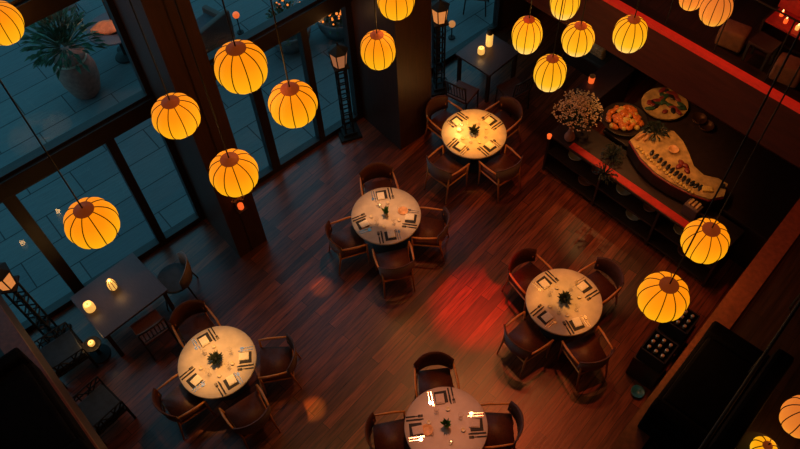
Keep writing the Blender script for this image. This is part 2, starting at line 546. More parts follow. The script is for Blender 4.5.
# ------------------------------------------------------------ armchair
def make_armchair():
    t = thing('armchair')
    bm = BM()
    prism(bm, [(-.22, -.22), (.22, -.22), (.255, .235), (-.255, .235)], .41, .485); obj('seat', bm, M_leather, t, bevel=.022, smooth=True)
    bm = BM()
    for s in (-1, 1):
        tube(bm, [(s*.215, -.22, .39), (s*.25, .225, .39)], .018, 6)
    box(bm, (0, .225, .39), (.48, .03, .045)); box(bm, (0, -.215, .39), (.42, .03, .045))
    obj('seat_frame', bm, M_arm, t)
    K = 16
    def arc(v, o=0):            # shallow curved back, v from -1 to 1, o = offset outwards
        x = .262*v; y = -.285+.115*abs(v)**2.2
        nx, ny = .9*v*abs(v), -1
        l = math.hypot(nx, ny)
        return (x+o*nx/l, y+o*ny/l)
    def top(v): return .85-.07*abs(v)**2.5
    bm = BM(); rows = []
    for j in range(K+1):
        v = -1+2*j/K
        zt = top(v); zb = .50+.03*v*v
        prof = [(.010, zb), (.024, (zb+zt)/2), (.034, zt-.012), (.024, zt), (.010, zt-.010), (-.004, (zb+zt)/2), (-.012, zb)]
        rows.append([bm.verts.new((*arc(v, r), z)) for r, z in prof])
    for a, b in zip(rows, rows[1:]):
        for k in range(7):
            f = bm.faces.new((a[k], a[(k+1) % 7], b[(k+1) % 7], b[k]))
            f.material_index = 0 if k in (0, 1, 2) else 1
    bm.faces.new(rows[0]); bm.faces.new(rows[-1][::-1])
    obj('backrest', bm, [M_fabric, M_leather], t, smooth=True)
    bm = BM()
    tube(bm, [(*arc(-1+2*j/K, .030), top(-1+2*j/K)+.002) for j in range(K+1)], .008, 8)
    obj('back_rail', bm, M_leather, t, smooth=True)
    for s in (-1, 1):
        x0, y0 = arc(s*1.0, .012)
        bm = BM()
        tube(bm, [(x0, y0, .70), (s*.285, -.04, .675), (s*.295, .10, .66), (s*.29, .235, .645)], [.013, .017, .019, .014], 8)
        obj('armrest', bm, M_arm, t, smooth=True)
        bm = BM(); tube(bm, [(s*.288, .225, .65), (s*.262, .225, .40), (s*.26, .235, 0)], [.013, .018, .011], 8)
        obj('leg', bm, M_arm, t, smooth=True)
        bm = BM(); tube(bm, [(s*.235, -.20, .66), (s*.225, -.215, .40), (s*.245, -.285, 0)], [.012, .018, .011], 8)
        obj('leg', bm, M_arm, t, smooth=True)
    return t
TD = {'back': 'farthest, yellow lit round table', 'mid': 'central round table', 'right': 'round table by the buffet',
      'left': 'round table by the window table', 'front': 'round table at the bottom edge'}
chair0 = make_armchair()
used = False
CH = {'mid': [(376, 170, 'far'), (447, 221, 'right'), (397, 268, 'near'), (330, 236, 'left')],
      'back': [(437, 104, 'far left'), (513, 104, 'far right'), (436, 167, 'near left'), (514, 166, 'near right')],
      'right': [(519, 256, 'far left'), (615, 268, 'far right'), (514, 342, 'near left'), (601, 360, 'near right')],
      'left': [(184, 307, 'far'), (293, 350, 'right'), (254, 422, 'near'), (164, 403, 'left')],
      'front': [(432, 356, 'far'), (520, 420, 'right'), (368, 433, 'left')]}
DIRS = {}
for k, lst in CH.items():
    c = TABLES[k].copy(); c.z = 0
    DIRS[k] = []
    for (px, py, where) in lst:
        p = at(px, py, .80); p.z = 0
        d = (c-p); dist = d.length; d.normalize()
        DIRS[k].append((-d, where))
        o = p + d*.28
        if (o-c).length < .68: o = c - d*.68
        rz = math.atan2(d.y, d.x)-PI/2 + random.uniform(-.06, .06)
        lab = 'wooden armchair on the %s side of the %s' % (where, TD[k])
        if not used:
            r = chair0; used = True
            r.location = o; r.rotation_euler = (0, 0, rz); tag(r, lab, 'chair', 'armchairs around the round tables')
        else:
            dup(chair0, o, rz, lab, 'armchairs around the round tables', 'chair')

# ------------------------------------------------------------ round tables
def make_table(p, top, label, Rr=.55):
    t = thing('round_table', (p.x, p.y, 0), 0, label, 'table', 'round dining tables')
    bm = BM(); lathe(bm, [(Rr-.012, .718), (Rr, .722), (Rr, .744), (Rr-.006, .75)], 64); obj('tabletop', bm, top, t)
    bm = BM(); lathe(bm, [(Rr-.03, .695), (Rr-.03, .718)], 64); obj('apron', bm, M_rimw, t)
    bm = BM(); lathe(bm, [(.05, .03), (.04, .3), (.045, .6), (.12, .695)], 20); obj('pedestal', bm, M_dwood, t, smooth=True)
    bm = BM(); lathe(bm, [(.28, 0), (.28, .015), (.10, .03), (.05, .05)], 32); obj('base', bm, M_dwood, t)
    return t
for k, p in TABLES.items():
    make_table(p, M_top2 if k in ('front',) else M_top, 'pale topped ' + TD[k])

ZT = .7505
# tableware prototypes
def proto_fork(m):
    bm = BM(); box(bm, (0, -.05, .003), (.012, .11, .004)); box(bm, (0, .02, .003), (.007, .05, .004)); box(bm, (0, .055, .003), (.022, .022, .004))
    for x in (-.009, -.003, .003, .009): box(bm, (x, .083, .003), (.0032, .04, .003))
        
    if m is M_dsteel:
        for v in bm.verts: v.co.x *= 1.7; v.co.y *= 1.1
    return obj('fork', bm, m, bevel=0)
def proto_knife(m):
    bm = BM(); box(bm, (0, -.055, .003), (.014, .09, .006)); prism(bm, [(-.009, -.012), (.007, -.012), (.009, .06), (.002, .105), (-.007, .10)], .001, .004)
    for v in bm.verts: v.co.x *= 1.6; v.co.y *= 1.15
    return obj('knife', bm, m)
def proto_spoon(m):
    bm = BM(); box(bm, (0, -.04, .003), (.009, .13, .004)); lathe(bm, [(.012, .0005), (.02, .003), (.021, .006)], 16, c=(0, .05, 0), sy=1.5)
    return obj('spoon', bm, m)
def proto_plate():
    bm = BM(); box(bm, (0, 0, .004), (.17, .17, .008)); return obj('plate', bm, M_slate, bevel=.003)
def proto_napkin(m):
    bm = BM(); box(bm, (0, 0, .0045), (.115, .14, .009)); box(bm, (.004, -.004, .0115), (.10, .115, .006)); return obj('napkin', bm, m, bevel=.002)
def proto_glass():
    bm = BM(); lathe(bm, [(.032, 0), (.032, .003), (.005, .008), (.004, .07), (.02, .085), (.034, .11), (.036, .135), (.031, .165)], 20)
    # open bowl: drop the cap on top
    top = max(bm.faces, key=lambda f: f.calc_center_median().z); bmesh.ops.delete(bm, geom=[top], context='FACES_ONLY')
    return obj('wine_glass', bm, M_cryst, smooth=True)
def proto_cup():
    bm = BM(); lathe(bm, [(.016, 0), (.030, .022), (.027, .022), (.012, .006)], 16); return obj('dip_cup', bm, M_ivory, smooth=True)
protos = {'cup': proto_cup(), 'fork': proto_fork(M_steel), 'dfork': proto_fork(M_dsteel), 'dknife': proto_knife(M_dsteel), 'spoon': proto_spoon(M_steel),
          'plate': proto_plate(), 'napkin': proto_napkin(M_napkin), 'napkin2': proto_napkin(M_ntaupe), 'glass': proto_glass()}
first = set()
def put(key, p, rz, label, cat, group):
    pr = protos[key]
    o = pr if key not in first else pr.copy()
    if key in first: C.objects.link(o)
    first.add(key)
    o.location = p; o.rotation_euler = (0, 0, rz)
    tag(o, label, cat, group)
    return o
for k, lst in DIRS.items():
    c = TABLES[k].copy(); c.z = ZT
    dirs = list(lst)
    for d, where in dirs:
        side = Vector((-d.y, d.x, 0))
        rz = math.atan2(-d.y, -d.x)-PI/2           # local +Y points at the table centre
        xs = Vector((math.cos(rz), math.sin(rz), 0)); ys = -d
        at_ = 'at the %s seat of the %s' % (where, TD[k])
        b = c + d*.40
        j = random.uniform(-.02, .02)
        put('plate', b+xs*j, rz, 'square charcoal plate ' + at_, 'plate', 'charcoal plates on the round tables')
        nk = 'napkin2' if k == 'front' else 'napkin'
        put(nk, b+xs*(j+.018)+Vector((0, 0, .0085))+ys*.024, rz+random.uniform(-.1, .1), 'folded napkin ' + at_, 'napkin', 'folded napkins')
        put('dknife', b+xs*-.125, rz, 'dark knife ' + at_, 'knife', 'dark knives left of the napkins')
        put('dfork', b+xs*-.172, rz, 'dark fork ' + at_, 'fork', 'dark forks left of the napkins')
        put('fork', b+xs*.11, rz+random.uniform(-.08, .08), 'shiny steel fork ' + at_, 'fork', 'shiny forks right of the napkins')
        put('spoon', b+xs*.148, rz+random.uniform(-.08, .08), 'shiny steel spoon ' + at_, 'spoon', 'shiny spoons right of the napkins')
        put('glass', c + d*.20 + xs*.09, 0, 'stemmed glass ' + at_, 'glass', 'stemmed glasses')
        put('cup', c + d*.22 - xs*.07, 0, 'small ivory dip cup ' + at_, 'cup', 'small dip cups')
# centrepieces
def sprig(k, m, n, h, spread, label):
    c = TABLES[k]
    t = thing('table_plant', (c.x, c.y, ZT), 0, label, 'plant', 'table centrepieces')
    bm = BM(); lathe(bm, [(.03, 0), (.036, .02), (.03, .06), (.024, .075)], 20); obj('vase', bm, M_black if m is M_dleaf else M_white, t, smooth=True)
    bm = BM()
    for i in range(n):
        a = random.uniform(0, 2*PI); r = random.uniform(.2, 1)*spread; z = .08+random.uniform(.3, 1)*h
        e = Vector((r*math.cos(a), r*math.sin(a), z)); s = Vector((e.x*.15, e.y*.15, .06))
        dd = (e-s); w = dd.cross(Vector((0, 0, 1))).normalized()*random.uniform(.012, .02)
        m1 = s+dd*.55
        v = [bm.verts.new(x) for x in (s, m1+w, e, m1-w)]
        bm.faces.new(v)
        v2 = [bm.verts.new(x) for x in (s, m1+Vector((0, 0, .008)), e)]
        bm.faces.new(v2)
    obj('leaves', bm, m, t)
sprig('mid', M_gleaf, 40, .10, .08, 'small green plant in a white vase on the ' + TD['mid'])
sprig('front', M_gleaf, 46, .11, .085, 'bright green plant in a white vase on the ' + TD['front'])
sprig('left', M_dleaf, 80, .05, .13, 'dark leafy sprig in a black vase on the ' + TD['left'])
sprig('right', M_dleaf, 80, .05, .13, 'dark leafy sprig in a black vase on the ' + TD['right'])
sprig('back', M_dleaf, 80, .05, .13, 'dark leafy sprig in a black vase on the ' + TD['back'])
for k, px, py in [('mid', 403, 211), ('front', 427, 430)]:
    p = at(px, py, ZT)
    bm = BM(); lathe(bm, [(.04, 0), (.078, .008), (.08, .014), (.072, .014), (.04, .006)], 32)
    o = obj('bread_plate', bm, M_bread, smooth=False); o.location = p
    tag(o, 'round amber wood bread plate on the ' + TD[k], 'plate', 'round bread plates')
for k, px, py, lab in [('back', 459, 131, 'glowing votive candle on the '), ('front', 451, 443, 'small glass candle holder on the '), ('mid', 380, 207, 'low glass candle holder on the ')]:
    p = at(px, py, ZT)
    t = thing('votive_candle', p, 0, lab + TD[k], 'candle', 'candles on the round tables')
    bm = BM(); lathe(bm, [(.025, 0), (.032, .05)], 20, caps=True); obj('holder', bm, M_wax if k == 'back' else M_cryst, t)
    bm = BM(); lathe(bm, [(.004, .051), (.010, .062), (.002, .085)], 10); obj('flame', bm, M_flame, t)
    if k == 'back':
        l = lamp('POINT', 'candle_light', (0, 0, .14), 2.2, (1, .6, .2), .03); l.parent = t

# ------------------------------------------------------------ dark tables with candles
def poly_table(name, corners, label, zt=.75, legs=True):
    cs = [Vector((p.x, p.y, 0)) for p in corners]
    c = sum(cs, Vector())/len(cs)
    d = (cs[1]-cs[0]); ang = math.atan2(d.y, d.x)
    lx = ((cs[1]-cs[0]).length+(cs[2]-cs[3]).length)/2; ly = ((cs[2]-cs[1]).length+(cs[3]-cs[0]).length)/2
    t = thing(name, c, ang, label, 'table')
    bm = BM(); box(bm, (0, 0, zt-.02), (lx, ly, .04)); obj('tabletop', bm, M_dtop, t, bevel=.006)
    bm = BM(); box(bm, (0, 0, zt-.075), (lx-.12, ly-.12, .07)); obj('apron', bm, M_dwood, t)
    for sx in (-1, 1):
        for sy in (-1, 1):
            bm = BM(); box(bm, (sx*(lx/2-.06), sy*(ly/2-.06), (zt-.04)/2), (.06, .06, zt-.04)); obj('leg', bm, M_dwood, t, bevel=.004)
    return c, ang, lx, ly
TLc = [at(*q, .75) for q in [(132, 252), (168, 290), (103, 338), (70, 298)]]
tl = poly_table('rectangular_table', TLc, 'dark rectangular table with two candles beside the left window')
TBc = [at(*q, .75) for q in [(455, 54), (487, 30), (521, 52), (489, 75)]]
tb = poly_table('square_table', TBc, 'dark square table with two candles near the top of the photo')

def pillar(px, py, r, h, label, m=M_wax, cap=False, z=ZT, energy=1.2):
    p = at(px, py, z)
    t = thing('candle', p, 0, label, 'candle')
    bm = BM(); lathe(bm, [(r*.9, 0), (r, .01), (r*1.03, h*.6), (r*.9, h-.008), (r*.55, h)], 24); obj('wax', bm, m, t, smooth=True)
    bm = BM(); lathe(bm, [(.012, h), (.012, h+.006)], 10); obj('wick', bm, M_black, t)
    l = lamp('POINT', 'candle_light', (0, 0, h+.06), energy, (1, .5, .15), .04); l.parent = t
    return t
pillar(91, 309, .075, .15, 'round glowing white candle on the rectangular window table')
def cage_candle(px, py, r, h, label, z=ZT):
    p = at(px, py, z)
    t = thing('candle_lantern', p, 0, label, 'lantern')
    bm = BM(); lathe(bm, [(r*.7, 0), (r, h*.2), (r, h*.7), (r*.75, h)], 20); obj('glass_glow', bm, M_wax, t, smooth=True)
    for k in range(8):
        a = 2*PI*k/8
        bm = BM(); tube(bm, [((rr+.006)*math.cos(a), (rr+.006)*math.sin(a), z) for rr, z in [(r*.7, 0), (r, h*.2), (r, h*.7), (r*.75, h), (r*.4, h+.03)]], .005, 5)
        obj('cage_wire', bm, M_black, t)
    bm = BM(); lathe(bm, [(.012, h), (.018, h+.02), (.005, h+.04)], 12); obj('flame', bm, M_flame, t)
    l = lamp('POINT', 'candle_light', (0, 0, h+.09), 1.4, (1, .5, .15), .04); l.parent = t
cage_candle(114, 288, .065, .2, 'wire caged glowing candle lantern on the rectangular window table')
pillar(481, 53, .065, .13, 'short white candle on the small square table')
p = at(489, 45, ZT)
t = thing('hurricane_lamp', p, 0, 'tall glass hurricane lamp on the small square table', 'lamp')
bm = BM(); lathe(bm, [(.06, 0), (.065, .03), (.065, .24), (.05, .27)], 20); obj('glass_glow', bm, M_wax, t, smooth=True)
bm = BM(); lathe(bm, [(.055, .27), (.06, .30), (.04, .36), (.012, .38)], 20); obj('lid', bm, M_black, t)
bm = BM(); tube(bm, [(.05*math.cos(a), 0, .36+.06*math.sin(a)) for a in [PI*i/8 for i in range(9)]], .005, 6); obj('handle', bm, M_black, t)
pillar(92, 344, .05, .06, 'low glowing floor candle at the corner of the window table', z=.35)
bm = BM(); lathe(bm, [(.16, 0), (.16, .02), (.03, .03), (.03, .32), (.13, .33), (.13, .35)], 24)
o = obj('candle_stool', bm, M_black); o.location = at(92, 344, .35)*1; o.location.z = 0
tag(o, 'low black pedestal stool under the floor candle', 'stool')

# ------------------------------------------------------------ window side chairs
def make_shell_chair():
    t = thing('shell_chair')
    K = 14
    bm = BM(); rows = []
    for j in range(K+1):
        v = -1.15+2.3*j/K
        zt = .84-.16*(abs(v)/1.15)**2.4
        pr = [(.25, .44), (.27, .60), (.275, zt), (.262, zt), (.255, .60), (.235, .44)]
        rows.append([bm.verts.new((r*math.sin(v), -r*math.cos(v), z)) for r, z in pr])
    for a, b in zip(rows, rows[1:]):
        for k in range(6): bm.faces.new((a[k], a[(k+1) % 6], b[(k+1) % 6], b[k]))
    bm.faces.new(rows[0]); bm.faces.new(rows[-1][::-1])
    obj('backrest', bm, M_shell, t, smooth=True)
    bm = BM(); lathe(bm, [(.20, .42), (.245, .43), (.25, .455), (.235, .47)], 28); obj('seat', bm, M_seat_b, t)
    for sx in (-1, 1):
        for sy in (-1, 1):
            bm = BM(); tube(bm, [(sx*.16, sy*.16, .43), (sx*.22, sy*.23, 0)], [.014, .01], 8); obj('leg', bm, M_black, t)
    return t
def make_slat_chair(m, cushion):
    t = thing('slat_back_chair')
    bm = BM(); box(bm, (0, 0, .45), (.44, .44, .045)); obj('seat', bm, cushion, t, bevel=.015)
    for sx in (-1, 1):
        bm = BM(); tube(bm, [(sx*.20, .20, .43), (sx*.21, .21, 0)], .015, 8); obj('leg', bm, m, t)
        bm = BM(); tube(bm, [(sx*.21, -.28, .88), (sx*.205, -.23, .5), (sx*.205, -.21, .43), (sx*.21, -.24, 0)], .015, 8); obj('leg', bm, m, t)
    bm = BM(); tube(bm, [(-.21, -.275, .87), (-.1, -.30, .885), (.1, -.30, .885), (.21, -.275, .87)], .018, 8); obj('top_rail', bm, m, t, smooth=True)
    bm = BM(); tube(bm, [(-.2, -.235, .56), (.2, -.235, .56)], .012, 8); obj('lower_rail', bm, m, t)
    for i in range(6):
        x = -.15+.06*i
        bm = BM(); tube(bm, [(x, -.235, .56), (x, -.292, .875)], .008, 6); obj('slat', bm, m, t)
    return t
def make_lattice_chair():
    t = thing('lattice_chair')
    bm = BM(); box(bm, (0, 0, .43), (.52, .50, .07)); obj('seat_cushion', bm, M_seat_b, t, bevel=.02, smooth=True)
    for sx in (-1, 1):
        for sy in (-1, 1):
            bm = BM(); box(bm, (sx*.27, sy*.26, .2 if sy > 0 else .2), (.035, .035, .4)); obj('leg', bm, M_black, t)
    bm = BM(); box(bm, (0, 0, .375), (.58, .56, .03)); obj('seat_frame', bm, M_black, t)
    def lattice(name, ax, off):
        bm = BM()
        def P(a, z): return (a, off, z) if ax == 'x' else (off, a, z)
        z0, z1 = (.40, .84) if ax == 'x' else (.40, .64)
        for (p, q) in [((-.27, z0), (-.27, z1)), ((.27, z0), (.27, z1)), ((-.27, z1), (.27, z1)), ((-.27, z0), (.27, z0)),
                       ((-.27, (z0+z1)/2), (.27, (z0+z1)/2)), ((-.09, z0), (-.09, z1)), ((.09, z0), (.09, z1)),
                       ((-.27, z0), (-.09, z1)), ((.09, z0), (.27, z1)), ((-.09, z1), (.09, z0)), ((-.18, z0), (-.18, z1)), ((.18, z1), (.0, z0))]:
            tube(bm, [P(*p), P(*q)], .011, 6)
        obj(name, bm, M_black, t)
    lattice('back_lattice', 'x', -.27); lattice('side_lattice', 'y', -.28); lattice('side_lattice', 'y', .28)
    return t
def face(o, px, py, target, off=.25, z=.85, extra=0):
    p = at(px, py, z); p.z = 0
    d = Vector((target[0], target[1], 0))-p; d.normalize()
    o.location = p+d*off; o.rotation_euler = (0, 0, math.atan2(d.y, d.x)-PI/2+extra)
    return o
sc = face(make_shell_chair(), 184, 258, tl[0], .26, extra=-.3)
sc.scale = (1.1, 1.1, 1.08)
tag(sc, 'grey shell chair at the right end of the rectangular window table', 'chair')
slc = make_slat_chair(M_dwood, M_leather)
mid_near = (TLc[1]+TLc[2])/2
face(slc, 150, 326, tl[0]+Vector((.1, .0, 0)), .24)
tag(slc, 'slat backed dark chair on the near side of the rectangular window table', 'chair', 'slat backed dark chairs')
for (px, py, lab) in [(457, 84, 'slat backed dark chair at the near left edge of the small square table'),
                      (523, 80, 'slat backed dark chair at the near right edge of the small square table')]:
    o = dup(slc, (0, 0, 0), 0, lab, 'slat backed dark chairs')
    face(o, px, py, tb[0], .22)
lc = make_lattice_chair()
a_ = at(62, 352, .45); b_ = at(98, 408, .45)
lc.location = (a_.x, a_.y, 0); lc.rotation_euler = (0, 0, WA-PI*.5)
tag(lc, 'black lattice backed chair with blue grey cushion left of the window table, upper of two', 'chair', 'lattice backed chairs')
dup(lc, (b_.x, b_.y, 0), WA-PI*.5+.15, 'black lattice backed chair with blue grey cushion against the left handrail, lower of two', 'lattice backed chairs')

# ------------------------------------------------------------ lattice lamp posts
def make_post(loc, label, pane, rz=0, h=1.72):
    t = thing('lamp_post', loc, rz, label, 'lamp', 'lattice lamp posts beside the glass')
    w = .075
    bm = BM(); box(bm, (0, 0, .025), (.40, .40, .05)); box(bm, (0, 0, .075), (.26, .26, .05)); obj('base', bm, M_black, t, bevel=.006)
    for sx in (-1, 1):
        for sy in (-1, 1):
            bm = BM(); tube(bm, [(sx*w, sy*w, .09), (sx*w, sy*w, h)], .018, 6)
            obj('upright', bm, M_black, t)
    z = .2; i = 0
    while z < h-.02:
        bm = BM()
        for a, b in [((-w, -w), (w, -w)), ((w, -w), (w, w)), ((w, w), (-w, w)), ((-w, w), (-w, -w))]:
            tube(bm, [(a[0], a[1], z), (b[0], b[1], z)], .013, 5)
        obj('rung', bm, M_black, t)
        z += .11 if i % 2 else .26; i += 1
    bm = BM(); box(bm, (0, 0, h+.02), (.26, .26, .03)); obj('tray', bm, M_black, t, bevel=.005)
    for k in range(6):
        a0 = PI/3*k; a1 = a0+PI/3
        bm = BM()
        r0, r1 = .115, .155
        q = [Vector((r0*math.cos(a0), r0*math.sin(a0), h+.04)), Vector((r0*math.cos(a1), r0*math.sin(a1), h+.04)),
             Vector((r1*math.cos(a1), r1*math.sin(a1), h+.34)), Vector((r1*math.cos(a0), r1*math.sin(a0), h+.34))]
        c = sum(q, Vector())/4; inn = Vector((c.x, c.y, 0)).normalized()*-.008
        vs = [bm.verts.new(v) for v in q]; vi = [bm.verts.new(v+inn) for v in q]
        bm.faces.new(vs); bm.faces.new(vi[::-1])
        for i in range(4): bm.faces.new((vs[i], vs[(i+1) % 4], vi[(i+1) % 4], vi[i]))
        obj('pane', bm, pane, t)
        bm = BM(); tube(bm, [q[0]*1.0, q[3]*1.0], .010, 6); tube(bm, [q[3], q[2]], .010, 6); tube(bm, [q[0], q[1]], .008, 6)
        obj('pane_frame', bm, M_black, t)
    bm = BM(); lathe(bm, [(.17, h+.34), (.175, h+.355), (.06, h+.43), (.02, h+.46), (.012, h+.52)], 6); obj('roof', bm, M_black, t)
    l = lamp('POINT', 'post_light', (0, 0, h+.75), 1.2, (1, .45, .15), .06); l.parent = t
p = at(349, 133); make_post(p, 'black lattice lamp post with dim panes, left of the second pier', M_paned, .3, 1.66)
p = at(439, 88); make_post(p, 'black lattice lamp post with bright orange panes right of the second pier', M_pane, .2, 1.60)
p = at(57, 338); make_post(p, 'black lattice lamp post leaning to view at the left edge of the photo', M_pane, .1, 1.62)

# small candle lantern hung on the pier
q = wp(2.53, 1.09, 1.25)
t = thing('wall_sconce', q, WA, 'small red glowing candle sconce low on the dark pier', 'lamp')
bm = BM(); box(bm, (0, -.08, 0), (.16, .16, .02)); box(bm, (0, -.01, .08), (.1, .02, .18)); obj('bracket', bm, M_black, t)
bm = BM(); lathe(bm, [(.035, .01), (.045, .03), (.045, .10)], 16, c=(0, -.09, 0)); obj('candle_glass', bm, M_amberg, t)
bm = BM()
for i in range(40):
    a = random.uniform(0, 2*PI); r = random.uniform(.02, .14)
    x, y = r*math.cos(a), -.09+abs(r*math.sin(a))*-.8+.02
    tube(bm, [(0, -.05, .2), (x, y, .24+random.uniform(0, .06))], .003, 4)
    box(bm, (x, y, .25+random.uniform(0, .05)), (.012, .012, .008))
obj('dried_twigs', bm, M_bread, t)

# ------------------------------------------------------------ terrace
def leaves(bm, c, n, r, h, ln, wd_, droop=.3, up=.5):
    for i in range(n):
        a = random.uniform(0, 2*PI); el = random.uniform(-.1, 1.35)
        d = Vector((math.cos(a)*math.cos(el), math.sin(a)*math.cos(el), math.sin(el)))
        s = Vector(c)+Vector((d.x*r*.2, d.y*r*.2, d.z*h*.2))
        e = Vector(c)+Vector((d.x*r, d.y*r, d.z*h))*random.uniform(.6, 1)
        side = d.cross(Vector((0, 0, 1)))
        side = (side.normalized() if side.length > .01 else Vector((1, 0, 0)))*wd_
        tube(bm, [s, e], .006, 4, cap=False)
        tip = e+d*ln+Vector((0, 0, -droop*ln)); m1 = (e+tip)/2+Vector((0, 0, .03))
        bm.faces.new([bm.verts.new(x) for x in (e, m1+side, tip, m1-side)])
p = at(88, 92)
t = thing('potted_plant', (p.x, p.y, 0), 0, 'large leafy plant in a tall terracotta urn on the terrace', 'plant')
bm = BM(); lathe(bm, [(.20, 0), (.27, .08), (.35, .35), (.37, .62), (.32, .80), (.26, .88), (.30, .94)], 28); obj('urn', bm, M_terra, t, smooth=True)
bm = BM(); tube(bm, [(.285*math.cos(2*PI*k/28), .285*math.sin(2*PI*k/28), .89) for k in range(28)], .022, 8, closed=True); obj('rim_rope', bm, M_white, t, smooth=True)
bm = BM(); leaves(bm, (-.05, .1, 1.05), 240, .56, .75, .24, .04, .25); obj('foliage', bm, M_leaf, t)

# outdoor table with rust throw
p = at(126, 56)
t = thing('patio_table', (p.x, p.y, 0), .6, 'round patio table with thin dark legs on the terrace', 'table')
bm = BM(); lathe(bm, [(.5, .72), (.52, .735), (.5, .75)], 32); obj('tabletop', bm, M_dtop, t)
bm = BM(); lathe(bm, [(.22, 0), (.2, .02), (.035, .06), (.03, .70), (.1, .72)], 20); obj('pedestal', bm, M_black, t)
pz = Vector((p.x, p.y, .755))
bm = BM()
N = 10
g = {}
for i in range(N+1):
    for j in range(6):
        x = -.42+.84*i/N; y = (-.22+.44*j/5)*math.cos((i/N-.5)*2.6)
        g[i, j] = bm.verts.new((x, y, .03+.025*math.sin(i*1.3+j)))
for i in range(N):
    for j in range(5): bm.faces.new((g[i, j], g[i+1, j], g[i+1, j+1], g[i, j+1]))
o = obj('folded_throw', bm, M_orange, smooth=True); o.location = pz; o.rotation_euler = (0, 0, .2)
sm = o.modifiers.new('thick', 'SOLIDIFY'); sm.thickness = .02
tag(o, 'rust orange folded throw on the patio table', 'throw')
def patio_chair(px, py, rz, label):
    p = at(px, py)
    t = thing('patio_chair', (p.x, p.y, 0), rz, label, 'chair', 'patio chairs on the terrace')
    bm = BM(); box(bm, (0, 0, .42), (.5, .5, .06)); obj('seat', bm, M_wicker, t, bevel=.02)
    bm = BM(); K = 12; rows = []
    for j in range(K+1):
        v = -1.4+2.8*j/K
        rows.append([bm.verts.new((r*math.sin(v), -r*math.cos(v), z)) for r, z in [(.27, .44), (.31, .8), (.29, .8), (.25, .44)]])
    for a, b in zip(rows, rows[1:]):
        for k in range(4): bm.faces.new((a[k], a[(k+1) % 4], b[(k+1) % 4], b[k]))
    bm.faces.new(rows[0]); bm.faces.new(rows[-1][::-1]); obj('backrest', bm, M_wicker, t)
    for sx in (-1, 1):
        for sy in (-1, 1):
            bm = BM(); tube(bm, [(sx*.2, sy*.2, .4), (sx*.23, sy*.23, 0)], .014, 6); obj('leg', bm, M_black, t)
patio_chair(146, 26, 1.9, 'wicker patio chair right of the patio table')
patio_chair(70, 20, -1.2, 'wicker patio chair left of the patio table behind the plant')
patio_chair(476, 8, 2.9, 'wicker patio chair on the terrace beyond the small square table')
p = at(112, 22, .7)
t = thing('patio_lamp', (p.x, p.y, 0), 0, 'warm glowing globe floor lamp beyond the patio table', 'lamp')
bm = BM(); lathe(bm, [(.14, 0), (.14, .02), (.015, .03), (.015, 1.36)], 16); obj('stand', bm, M_black, t)
bm = BM(); bmesh.ops.create_uvsphere(bm, u_segments=20, v_segments=12, radius=.09, matrix=Matrix.Translation((0, 0, 1.45))); obj('globe', bm, M_amberg, t, smooth=True)
l = lamp('POINT', 'throw_fill', (.0, -.25, 1.5), 9, (1, .38, .14), .08); l.parent = t  # warm light added beside the globe to bring out the rust throw
# wicker sofa bay
p = at(208, 46)
t = thing('wicker_sofa', (p.x, p.y, 0), WA+.25, 'brown wicker sofa with grey cushion on the terrace by the pier', 'sofa')
bm = BM(); box(bm, (0, 0, .18), (.95, .7, .34)); obj('base', bm, M_wicker, t, bevel=.04)
bm = BM(); box(bm, (0, .03, .40), (.8, .55, .12)); obj('seat_cushion', bm, M_seat_b, t, bevel=.03)
bm = BM(); box(bm, (0, -.31, .5), (.95, .12, .5)); obj('backrest', bm, M_wicker, t, bevel=.04)
for s in (-1, 1):
    bm = BM(); box(bm, (s*.43, .02, .42), (.12, .68, .3)); obj('armrest', bm, M_wicker, t, bevel=.04)
# tubs with fairy-lit shrubs
def tub(px, py, label, r=.46, n=46):
    p = at(px, py)
    t = thing('planted_tub', (p.x, p.y, 0), 0, label, 'plant', 'stone tubs of fairy lit shrubs')
    bm = BM(); lathe(bm, [(r*.65, 0), (r*.9, .2), (r, .45), (r*.93, .46), (r*.8, .36)], 32); obj('tub', bm, M_pebble, t, smooth=True)
    bm = BM(); leaves(bm, (0, 0, .38), 260, r*.95, .55, .10, .025, .2); obj('foliage', bm, M_leaf, t)
    bm = BM()
    for i in range(n):
        a = random.uniform(0, 2*PI); el = random.uniform(.1, 1.4); q = random.uniform(.8, 1.1)
        c = (r*q*math.cos(a)*math.cos(el), r*q*math.sin(a)*math.cos(el), .4+.85*q*math.sin(el)+.05)
        bmesh.ops.create_icosphere(bm, subdivisions=1, radius=random.uniform(.016, .034), matrix=Matrix.Translation(c))
    o = obj('fairy_lights', bm, M_fairy, t); o['kind'] = 'stuff'
tub(291, 44, 'stone tub of dark shrub with a few fairy lights left of the narrow window bar', n=16)
tub(340, 31, 'stone tub of dark shrub thick with orange fairy lights beside the second pier', n=170)
# globe lamps on the terrace
for (px, py, z, r, lab) in [(236, 15, .45, .07, 'small orange globe lamp standing near the wicker sofa'), (279, 6, .3, .05, 'small dim amber globe lamp on the terrace floor near the top edge'),
                            (452, 24, .35, .07, 'small cream globe lamp beside the bright lamp post')]:
    p = at(px, py, z)
    t = thing('globe_lamp', (p.x, p.y, 0), 0, lab, 'lamp', 'globe lamps on the terrace')
    bm = BM(); lathe(bm, [(.07, 0), (.07, .02), (.012, .03), (.012, z-r)], 14); obj('stand', bm, M_black, t)
    bm = BM(); bmesh.ops.create_uvsphere(bm, u_segments=20, v_segments=12, radius=r, matrix=Matrix.Translation((0, 0, z))); obj('globe', bm, M_amberg if px < 400 else M_pane, t, smooth=True)

